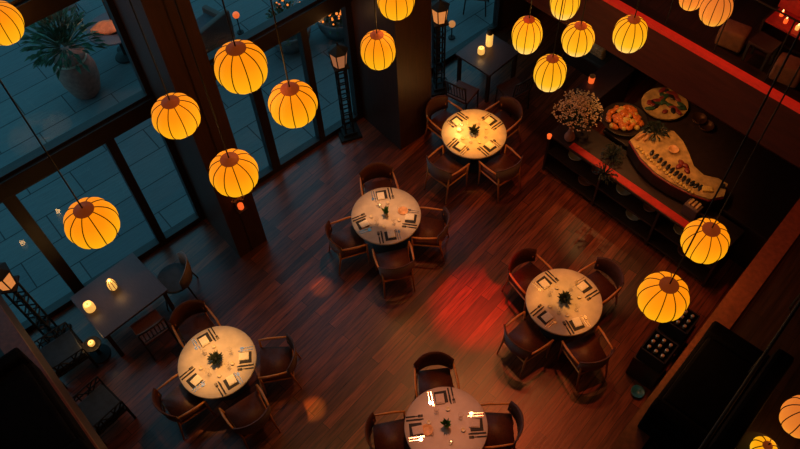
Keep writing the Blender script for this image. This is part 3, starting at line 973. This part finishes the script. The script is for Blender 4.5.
# ------------------------------------------------------------ buffet
BD = Vector((math.cos(R(-49.5)), math.sin(R(-49.5)), 0)); BN = Vector((nR[0], nR[1], 0))
def bp(t, n, z=0): return BD*t + BN*n + Vector((0, 0, z))
BA = R(-49.5)
t = thing('buffet_console', bp(-2.95, 7.55), BA, 'low dark console with red runner and open shelves in front of the buffet', 'console')
LC = 3.3
bm = BM(); box(bm, (0, 0, .93), (LC, .6, .05)); obj('top', bm, M_dwood, t, bevel=.005)
bm = BM(); box(bm, (.15, -.225, .962), (LC-.55, .13, .012)); obj('runner', bm, M_red, t)
bm = BM(); box(bm, (0, .28, .455), (LC, .03, .9)); obj('back_panel', bm, M_dwood, t)
for z in (.10, .50):
    bm = BM(); box(bm, (0, -.01, z), (LC-.08, .55, .03)); obj('shelf', bm, M_dwood, t)
for x in (-LC/2+.02, -LC/6, LC/6, LC/2-.02):
    bm = BM(); box(bm, (x, -.01, .4525), (.04, .56, .905)); obj('upright', bm, M_dwood, t)
for i, (x, z, r) in enumerate([(-1.2, .515, .13), (-.75, .515, .10), (-.2, .515, .14), (.3, .515, .11), (.9, .515, .13), (-.9, .115, .14), (.1, .115, .14), (1.1, .115, .13)]):
    bm = BM(); lathe(bm, [(r*.4, 0), (r*.9, .05), (r, .08), (r*.9, .075), (r*.35, .02)], 24)
    o = obj('bowl', bm, M_terra if i % 2 else M_white, smooth=True)
    q = bp(-2.95+x, 7.50, z); o.location = q
    tag(o, '%s bowl on the %s shelf of the console, %s' % ('terracotta' if i % 2 else 'pale', 'upper' if z > .3 else 'lower',
        ['near its far end', 'second along from the far end', 'left of the middle', 'right of the middle', 'near its right end', 'near its far end', 'in the middle', 'near its right end'][i]), 'bowl', 'bowls on the console shelves')
t = thing('buffet_island', bp(-2.3, 8.65), BA, 'long dark buffet island under the mezzanine carrying the food', 'counter')
bm = BM(); box(bm, (0, 0, .98), (3.4, 1.5, .06)); obj('top', bm, M_dwood, t, bevel=.006)
bm = BM(); box(bm, (0, 0, .475), (3.2, 1.3, .95)); obj('body', bm, M_dwood, t)
# riser with shaped board
t = thing('serving_riser', at(662, 165, 1.2)*1, 0, 'dark raised box with red front under the mussel board', 'box')
t.location.z = 1.0115
q0 = t.location
# outline of the board in the world
out = [(630, 140), (641, 131), (657, 129), (674, 131), (683, 141), (689, 153), (694, 166), (704, 175), (718, 178), (728, 184), (724, 196), (709, 199), (692, 193), (672, 183), (655, 172), (641, 158)]
ZB = 1.30
RB = at(700, 188, ZB)-at(652, 153, ZB); RB = math.atan2(RB.y, RB.x)
op = [at(x, y, ZB) for x, y in out]
bm = BM(); prism(bm, [(p.x-q0.x, p.y-q0.y) for p in op], 0, ZB-.05-q0.z); obj('riser_body', bm, M_dwood, t)
bm = BM(); tube(bm, [(p.x-q0.x, p.y-q0.y, ZB-.045-q0.z) for p in op], .018, 6, closed=True); obj('edge_trim', bm, M_redge, t)
bm = BM(); prism(bm, [(p.x-q0.x, p.y-q0.y) for p in op], ZB-.05-q0.z, ZB-.0005-q0.z); o = obj('board', bm, M_board, t, bevel=.006)
def lerp(a, b, f): return (a[0]+(b[0]-a[0])*f, a[1]+(b[1]-a[1])*f)
for i in range(13):
    x, y = lerp((652, 153), (700, 188), i/12)
    p = at(x, y - 3*math.sin(PI*i/12)*-1, ZB+.001)
    bm = BM(); lathe(bm, [(.014, 0), (.03, .008), (.026, .022), (.008, .03)], 12, sy=2.3); o = obj('mussel', bm, M_mussel, smooth=True)
    o.location = p; o.rotation_euler = (0, 0, RB+random.uniform(-.2, .2)+.15)
    tag(o, 'black open mussel in the dark row along the shaped board', 'mussel', 'mussels on the shaped board')
for i in range(20):
    x, y = lerp((637, 146), (692, 191), i/19)
    x += random.uniform(-1, 1); y += 1.5+2.2*math.sin(PI*i/19)
    p = at(x, y, ZB+.001)
    bm = BM(); lathe(bm, [(.018, 0), (.026, .01), (.022, .028), (.008, .034)], 8, sy=1.3); o = obj('pastry_bite', bm, M_gold, smooth=True)
    o.location = p; o.rotation_euler = (0, 0, RB+random.uniform(-.3, .3))
    tag(o, 'golden pastry bite in the row along the red edge of the shaped board', 'pastry', 'pastry bites on the shaped board')
for (x, y, r, m, lab, nm, cat) in [(673, 151, .085, M_bread, 'amber dip bowl on the wide end of the shaped board', 'dip_bowl', 'bowl')]:
    bm = BM(); lathe(bm, [(r*.5, 0), (r, .05), (r*.88, .052), (r*.75, .03)], 24); o = obj(nm, bm, [m], smooth=True); o.location = at(x, y, ZB); tag(o, lab, cat)
for i, (x, y) in enumerate([(681, 163), (685, 166), (679, 167), (687, 171)]):
    bm = BM(); lathe(bm, [(.03, 0), (.045, .012), (.03, .03), (.01, .035)], 10, sy=1.4, lobes=3, amp=.1); o = obj('meat_slice', bm, M_redmeat, smooth=True); o.location = at(x, y, ZB); o.rotation_euler = (0, 0, i)
    tag(o, 'dark red meat slice heaped beside the dip bowl', 'meat', 'meat slices on the shaped board')
for i, (x, y, sz) in enumerate([(707, 190, .11), (680, 197, .10)]):
    z = ZB+.001 if i == 0 else 1.0
    p = at(x, y, z)
    if i == 0:
        bm = BM(); box(bm, (0, 0, .02), (.15, .09, .04)); o = obj('cheese_block', bm, M_gold, bevel=.008); o.location = p; o.rotation_euler = (0, 0, BA+.75); tag(o, 'yellow cheese block on the narrow end of the shaped board', 'cheese')
    else:
        t2 = thing('bread_basket', bp(-2.05, 7.52, .956), BA, 'small dark basket of sliced bread in front of the shaped board', 'basket')
        bm = BM(); box(bm, (0, 0, .12), (.24, .17, .24)); obj('basket', bm, M_wicker, t2, bevel=.02)
        for j in range(3):
            bm = BM(); box(bm, (-.06+.06*j, .01, .25), (.04, .13, .05)); obj('bread_slice', bm, M_board, t2, bevel=.012)
p = at(722, 187, ZB+.001)
bm = BM(); lathe(bm, [(.03, 0), (.036, .05), (.03, .055)], 18); o = obj('sauce_cup', bm, M_dsteel); o.location = p; tag(o, 'small dark sauce cup at the tip of the shaped board', 'cup')
# greenery garnish at the board head
p = at(655, 133, ZB+.005)
bm = BM(); leaves(bm, (0, 0, .01), 60, .16, .10, .10, .02, .3); o = obj('herb_garnish', bm, M_dleaf); o.location = p; tag(o, 'dark green herb garnish at the head of the shaped board', 'herbs')
for i, (x, y) in enumerate([(641, 137), (648, 138)]):
    bm = BM(); tube(bm, [(-.11, 0, .025), (0, .01, .028), (.11, 0, .025)], [.02, .025, .018], 10); o = obj('bread_stick', bm, M_bread, smooth=True); o.location = at(x, y, ZB+.001+.001*i); o.rotation_euler = (0, 0, .55+.1*i)
    tag(o, 'amber bread stick at the %s of the shaped board head' % ('left corner' if i == 0 else 'right'), 'bread', 'bread sticks')
# platter of seafood
def platter(px, py, rx, ry, rz, z, m, label, h=.05):
    p = at(px, py, z)
    bm = BM(); lathe(bm, [(.55, 0), (.95, h*.7), (1.0, h), (.93, h*.9), (.5, .012)], 36)
    for v in bm.verts: v.co.x *= rx; v.co.y *= ry
    o = obj('platter', bm, m, smooth=True); o.location = p; o.rotation_euler = (0, 0, rz)
    tag(o, label, 'platter'); return p
p = platter(624, 122, .38, .38, 0, 1.0115, M_pan, 'round black pan heaped with orange seafood', .08)
for i in range(60):
    a = random.uniform(0, 2*PI); r = .27*math.sqrt(random.random()); h = .06+.10*(1-r/.28)
    bm = BM(); lathe(bm, [(.015, -.03), (.05, 0), (.04, .03), (.012, .045)], 9, sy=random.uniform(1, 1.8), lobes=3, amp=.12)
    o = obj('seafood_piece', bm, random.choice([M_food, M_food, M_food, M_gold]), smooth=True)
    o.location = p+Vector((r*math.cos(a), r*math.sin(a), h)); o.rotation_euler = (random.uniform(-.4, .4), random.uniform(-.4, .4), a)
    tag(o, 'orange seafood piece heaped in the round black pan', 'seafood', 'seafood pieces in the pan')
l = lamp('SPOT', 'buffet_fill', (p.x-.3, p.y-.1, 2.95), 62, (1, .42, .12), .05, (p.x+.2, p.y-.3, 1), 80, .8)  # extra spot added to brighten the seafood pan
p2 = at(662, 175, ZB)
lamp('SPOT', 'buffet_fill', (p2.x-.1, p2.y-.1, 2.9), 42, (1, .40, .12), .05, (p2.x+.05, p2.y, 1.2), 75, .8)  # second added spot, brightens the shaped board
p = at(665, 103, 1.1)
t = thing('serving_board', (p.x, p.y, 1.0115), 0, 'big oval pale board behind the mussel board, partly under the mezzanine', 'board')
bm = BM(); lathe(bm, [(.38, .05), (.40, .06), (.40, .085), (.38, .09)], 36, sx=.95, sy=.9); obj('board', bm, M_board, t)
bm = BM(); lathe(bm, [(.25, 0), (.25, .05)], 24); obj('foot', bm, M_dwood, t)
for i in range(26):
    a = random.uniform(0, 2*PI); r = .3*math.sqrt(random.random())
    bm = BM(); lathe(bm, [(.02, 0), (.045, .008), (.035, .02), (.01, .024)], 9, sy=random.uniform(1.2, 2.4)); o = obj('cold_cut', bm, random.choice([M_mussel, M_redmeat, M_leaf]), smooth=True)
    o.location = Vector((p.x+r*math.cos(a), p.y+r*math.sin(a), 1.102)); o.rotation_euler = (0, 0, random.uniform(0, 3))
    tag(o, 'dark morsel scattered on the big oval pale board', 'food', 'morsels on the oval board')
for i, (x, y) in enumerate([(700, 117), (707, 124)]):
    p = at(x, y, 1.1)
    bm = BM(); lathe(bm, [(.10, 0), (.13, .07), (.12, .07), (.09, .015)], 24); o = obj('copper_dish', bm, M_copper, smooth=True); o.location = (p.x, p.y, 1.0115)
    tag(o, 'copper rimmed dish right of the oval board, %s one' % ('farther' if i == 0 else 'nearer'), 'dish', 'copper dishes')
# flowers in vase
p = at(569, 140, .956); 
t = thing('flower_vase', (p.x, p.y, .956), 0, 'spray of tiny cream blossoms in a rounded vase on the console end', 'flowers')
bm = BM(); lathe(bm, [(.05, 0), (.085, .05), (.09, .10), (.05, .20), (.035, .28), (.05, .33)], 24); obj('vase', bm, M_terra, t, smooth=True)
bm = BM(); bs = BM()
for i in range(900):
    a = random.uniform(0, 2*PI); el = random.uniform(-.15, 1.5); q = random.uniform(.45, 1)
    d = Vector((math.cos(a)*math.cos(el)*.40, math.sin(a)*math.cos(el)*.40, math.sin(el)*.36))*q + Vector((.06, .05, .58))
    if i % 5 == 0: tube(bs, [(0, 0, .3), d*.6+Vector((0, 0, .1)), d], .0028, 4, cap=False)
    bmesh.ops.create_icosphere(bm, subdivisions=1, radius=random.uniform(.009, .019), matrix=Matrix.Translation(d) @ Matrix.Diagonal((1, 1, .6, 1)))
obj('stems', bs, M_leaf, t); o = obj('blossoms', bm, M_blossom, t); o['kind'] = 'stuff'
# red votive on console end
for (px, py, z, lab) in [(549, 138, .956, 'small red glass votive at the left corner of the console')]:
    p = at(px, py, z); bm = BM(); lathe(bm, [(.03, 0), (.04, .07)], 18); o = obj('votive', bm, M_amberg); o.location = p; tag(o, lab, 'candle')
# dark side plants on the console
for (px, py, lab) in [(612, 158, 'small dark trailing plant on the middle of the console'), (603, 178, 'dark trailing plant on the console beside the red runner')]:
    p = at(px, py, .956)
    t = thing('trailing_plant', p, 0, lab, 'plant', 'trailing plants on the console')
    bm = BM(); lathe(bm, [(.04, 0), (.055, .08), (.05, .09)], 18); obj('pot', bm, M_black, t)
    bm = BM(); leaves(bm, (0, 0, .09), 60, .16, .14, .08, .012, .5); obj('foliage', bm, M_dleaf, t)

# ------------------------------------------------------------ lounge corner beyond the flowers
t = thing('sideboard', at(604, 80, .8), BA+PI/2, 'dark sideboard beyond the flowers below the mezzanine', 'cabinet'); t.location.z = 0
bm = BM(); box(bm, (0, 0, .4), (1.1, .42, .76)); obj('body', bm, M_dwood, t, bevel=.006)
bm = BM(); box(bm, (0, 0, .79), (1.15, .46, .03)); obj('top', bm, M_dtop, t)
for s in (-1, 1):
    bm = BM(); box(bm, (s*.27, .215, .4), (.5, .015, .66)); d_ = obj('door', bm, M_dwood, t)
    bm = BM(); box(bm, (s*.06, .23, .45), (.015, .02, .12)); obj('handle', bm, M_steel, d_)
p = at(591, 82, .806); t = thing('jar_candle', p, 0, 'orange glowing jar candle behind the flowers', 'candle')
bm = BM(); lathe(bm, [(.05, 0), (.055, .1), (.05, .13)], 20); obj('jar', bm, M_amberg, t, smooth=True)
bm = BM(); lathe(bm, [(.05, .13), (.052, .15)], 20); obj('lid', bm, M_bread, t)
p = at(598, 52, .47); t = thing('bench', (p.x, p.y, 0), BA, 'dark bench under the mezzanine behind the bunch of lanterns', 'bench')
bm = BM(); box(bm, (0, 0, .42), (1.3, .5, .08)); obj('seat', bm, M_seat_b, t, bevel=.02)
bm = BM(); box(bm, (0, 0, .19), (1.2, .42, .38)); obj('base', bm, M_dwood, t)
bm = BM(); box(bm, (0, .26, .6), (1.3, .07, .42)); obj('backrest', bm, M_seat_b, t, bevel=.02)
p = at(597, 51, .6)
bm = BM(); box(bm, (0, 0, 0), (.34, .12, .30)); o = obj('cushion', bm, mat('speckled_cushion', (.62, .48, .28), .9, var=.6, scale=22), bevel=.04, smooth=True); o.location = (p.x, p.y, .62); o.rotation_euler = (.35, 0, BA)
tag(o, 'speckled cream cushion on the bench behind the bunch of lanterns', 'cushion')

# ------------------------------------------------------------ wine crates by the near edge
def crate(px, py, z, label, n=3):
    p = at(px, py, z)
    t = thing('bottle_crate', (p.x, p.y, 0), R(45), label, 'crate', 'crates of bottles by the near edge')
    bm = BM()
    W = .36
    for s in (-1, 1):
        box(bm, (s*W/2, 0, z-.16), (.02, W, .30)); box(bm, (0, s*W/2, z-.16), (W, .02, .30))
    box(bm, (0, 0, z-.31), (W, W, .02)); obj('crate_sides', bm, M_black, t)
    bm = BM(); box(bm, (0, 0, (z-.32)/2), (W+.06, W+.06, z-.32)); obj('plinth', bm, M_dwood, t)
    return t, p, W
cr = [crate(660, 346, .85, 'black crate holding nine bottles at the near edge, left one'), crate(682, 317, .85, 'black crate holding nine bottles under the lower right lantern')]
bot = None
for ci, (t, p, W) in enumerate(cr):
    for i in range(3):
        for j in range(3):
            o_ = Matrix.Rotation(R(45), 4, 'Z') @ Vector(((i-1)*.105, (j-1)*.105, 0))
            loc = (p.x+o_.x, p.y+o_.y, .551)
            lab = 'bottle standing in the %s crate' % ('left' if ci == 0 else 'right')
            if bot is None:
                bot = thing('bottle', loc, 0, lab, 'bottle', 'bottles in the left crate')
                bm = BM(); lathe(bm, [(.036, 0), (.037, .01), (.037, .19), (.014, .24), (.013, .30)], 16); obj('bottle_body', bm, M_mussel, bot, smooth=True)
                bm = BM(); lathe(bm, [(.024, .26), (.026, .315), (.018, .322)], 12); obj('foil_cap', bm, M_brass, bot)
            else:
                dup(bot, loc, 0, lab, 'bottles in the %s crate' % ('left' if ci == 0 else 'right'))
for (px, py, lab) in [(649, 371, 'small blue bowl half hidden by the near handrail, upper of two'), (637, 393, 'small blue bowl half hidden by the near handrail, lower of two')]:
    p = at(px, py, 0); bm = BM(); lathe(bm, [(.05, 0), (.10, .06), (.09, .06), (.04, .012)], 24); o = obj('blue_bowl', bm, M_blue, smooth=True); o.location = p; tag(o, lab, 'bowl', 'blue bowls')

# ------------------------------------------------------------ mezzanine furniture
zM = ZM-.02
p = at(748, 33, zM)
def mz(px, py, h=0):
    q = at(px, py, zM+h); q.z = zM; return q
t = thing('bar_cabinet', bp(-1.92, 8.2, zM), BA, 'low red backed cabinet with candles on the mezzanine in the top right corner', 'cabinet')
bm = BM(); box(bm, (0, .17, .45), (1.0, .03, .9)); obj('back_panel', bm, M_redwall, t)
for sx in (-1, 1):
    bm = BM(); box(bm, (sx*.485, 0, .225), (.03, .34, .45)); obj('side_panel', bm, M_dwood, t)
for z in (.03, .24, .435):
    bm = BM(); box(bm, (0, -.005, z), (.94, .31, .03)); obj('shelf', bm, M_redwall if z > .4 else M_dwood, t)
for i, (dt, dn) in enumerate([(-.12, -.06), (.02, -.02), (-.38, .03), (-.28, -.05)]):
    p = bp(-1.92+dt, 8.2+dn, zM+.451)
    t = thing('candle', p, 0, 'glowing candle on the mezzanine cabinet, %s' % ['third from the left', 'rightmost of the four', 'leftmost of the four', 'second from the left'][i], 'candle', 'candles on the mezzanine cabinet')
    bm = BM(); lathe(bm, [(.022, 0), (.026, .04), (.018, .06)], 16); obj('wax', bm, M_wax if i < 2 else M_amberg, t, smooth=True)
    bm = BM(); lathe(bm, [(.004, .06), (.009, .075), (.002, .095)], 10); obj('flame', bm, M_flame, t)
    if i == 0:
        l = lamp('POINT', 'candle_light', (0, 0, .2), .5, (1, .3, .08), .05); l.parent = t
t = thing('cube_table', bp(-2.22, 7.83, zM), BA, 'small black cube table on the mezzanine between two tan poufs', 'table')
bm = BM(); box(bm, (0, 0, .33), (.30, .26, .03)); obj('tabletop', bm, M_dwood, t, bevel=.004)
for sx in (-1, 1):
    for sy in (-1, 1):
        bm = BM(); box(bm, (sx*.13, sy*.11, .157), (.03, .03, .314)); obj('leg', bm, M_black, t)
def pouf(t_, n_, label):
    t = thing('pouf', bp(t_, n_, zM), BA+.2, label, 'pouf', 'tan poufs on the mezzanine')
    bm = BM(); box(bm, (0, 0, .17), (.34, .26, .26)); obj('cushion', bm, M_tan, t, bevel=.04, smooth=True)
    for sx in (-1, 1):
        for sy in (-1, 1):
            bm = BM(); box(bm, (sx*.13, sy*.09, .02), (.03, .03, .04)); obj('foot', bm, M_black, t)
pouf(-2.62, 7.86, 'tan pouf on the mezzanine left of the small black cube table')
pouf(-1.82, 7.80, 'tan pouf on the mezzanine right of the small black cube table')
lamp('POINT', 'mezzanine_lamp', mz(745, 20, 0)+Vector((0, 0, 1.9)), 2.5, (1, .3, .09), .1)
# railing behind the red edge
t = thing('railing', (0, 0, 0), 0, 'thin dark railing standing along the red lit mezzanine edge', 'railing')
bm = BM(); tube(bm, [bp(-7, 7.60, ZM+.95), bp(1, 7.60, ZM+.95)], .012, 6); obj('handrail', bm, M_black, t)
for i in range(12):
    bm = BM(); tube(bm, [bp(-7+i*.72, 7.60, ZM+.02), bp(-7+i*.72, 7.60, ZM+.95)], .010, 6); obj('baluster', bm, M_black, t)

# near mezzanine: sofa blocks, balustrade and little lamp
t = thing('balustrade', (0, 0, 0), 0, 'black balustrade rail crossing the dark near mezzanine at lower right', 'railing')
a = at(690, 465, 4.6); b = at(830, 258, 4.6)
bm = BM(); tube(bm, [a, b], .016, 8); obj('handrail', bm, M_black, t)
for f in (.02, .5, .98):
    q = a.lerp(b, f); bm = BM(); tube(bm, [(q.x, q.y, ZM-.02), q], .012, 6); obj('post', bm, M_black, t)
def sofa(px, py, rz, s, label):
    q = at(px, py, zM+.4); q.z = zM
    t = thing('sofa', q, rz, label, 'sofa', 'black sofas on the mezzanine')
    bm = BM(); box(bm, (0, 0, .2), (s[0], s[1], .38)); obj('base', bm, M_uph, t, bevel=.03)
    bm = BM(); box(bm, (0, -s[1]/2+.08, .52), (s[0], .16, .4)); obj('backrest', bm, M_uph, t, bevel=.04)
    bm = BM(); box(bm, (0, .06, .43), (s[0]-.3, s[1]-.2, .1)); obj('seat_cushion', bm, M_uph, t, bevel=.03)
    for k in (-1, 1):
        bm = BM(); box(bm, (k*(s[0]/2-.07), 0, .38), (.14, s[1], .3)); obj('armrest', bm, M_uph, t, bevel=.03)
sofa(715, 392, R(45), (1.1, .7), 'black sofa on the near mezzanine at lower right')
sofa(15, 430, R(-50), (1.3, .8), 'black sofa on the left mezzanine at the lower left corner')
q = at(766, 447, zM+.55)
t = thing('side_table', (q.x, q.y, zM), R(45), 'small black side table under the yellow table lantern', 'table')
bm = BM(); lathe(bm, [(.16, 0), (.16, .015), (.02, .03), (.02, .36), (.18, .38), (.18, .40)], 24); obj('stand', bm, M_black, t)
o = make_lantern('table_lantern', Vector((q.x, q.y, zM+.50)), .20, .9, M_lan2, 'small yellow striped table lantern at the bottom edge near the lower right corner', 0, top=zM+.64, light=(1, (1, .5, .12)), ribs=8, group=None)
p = at(655, 440, zM); 
t = thing('tray_of_cutlery', (p.x, p.y, zM), .4, 'small tray with shiny cutlery on the near mezzanine at the bottom edge', 'tray')
bm = BM(); box(bm, (0, 0, .01), (.26, .14, .02)); obj('tray', bm, M_dwood, t)
for i in range(4):
    bm = BM(); box(bm, (-.06+.04*i, 0, .024), (.012, .11, .006), .2*i); obj('handle', bm, M_steel, t)
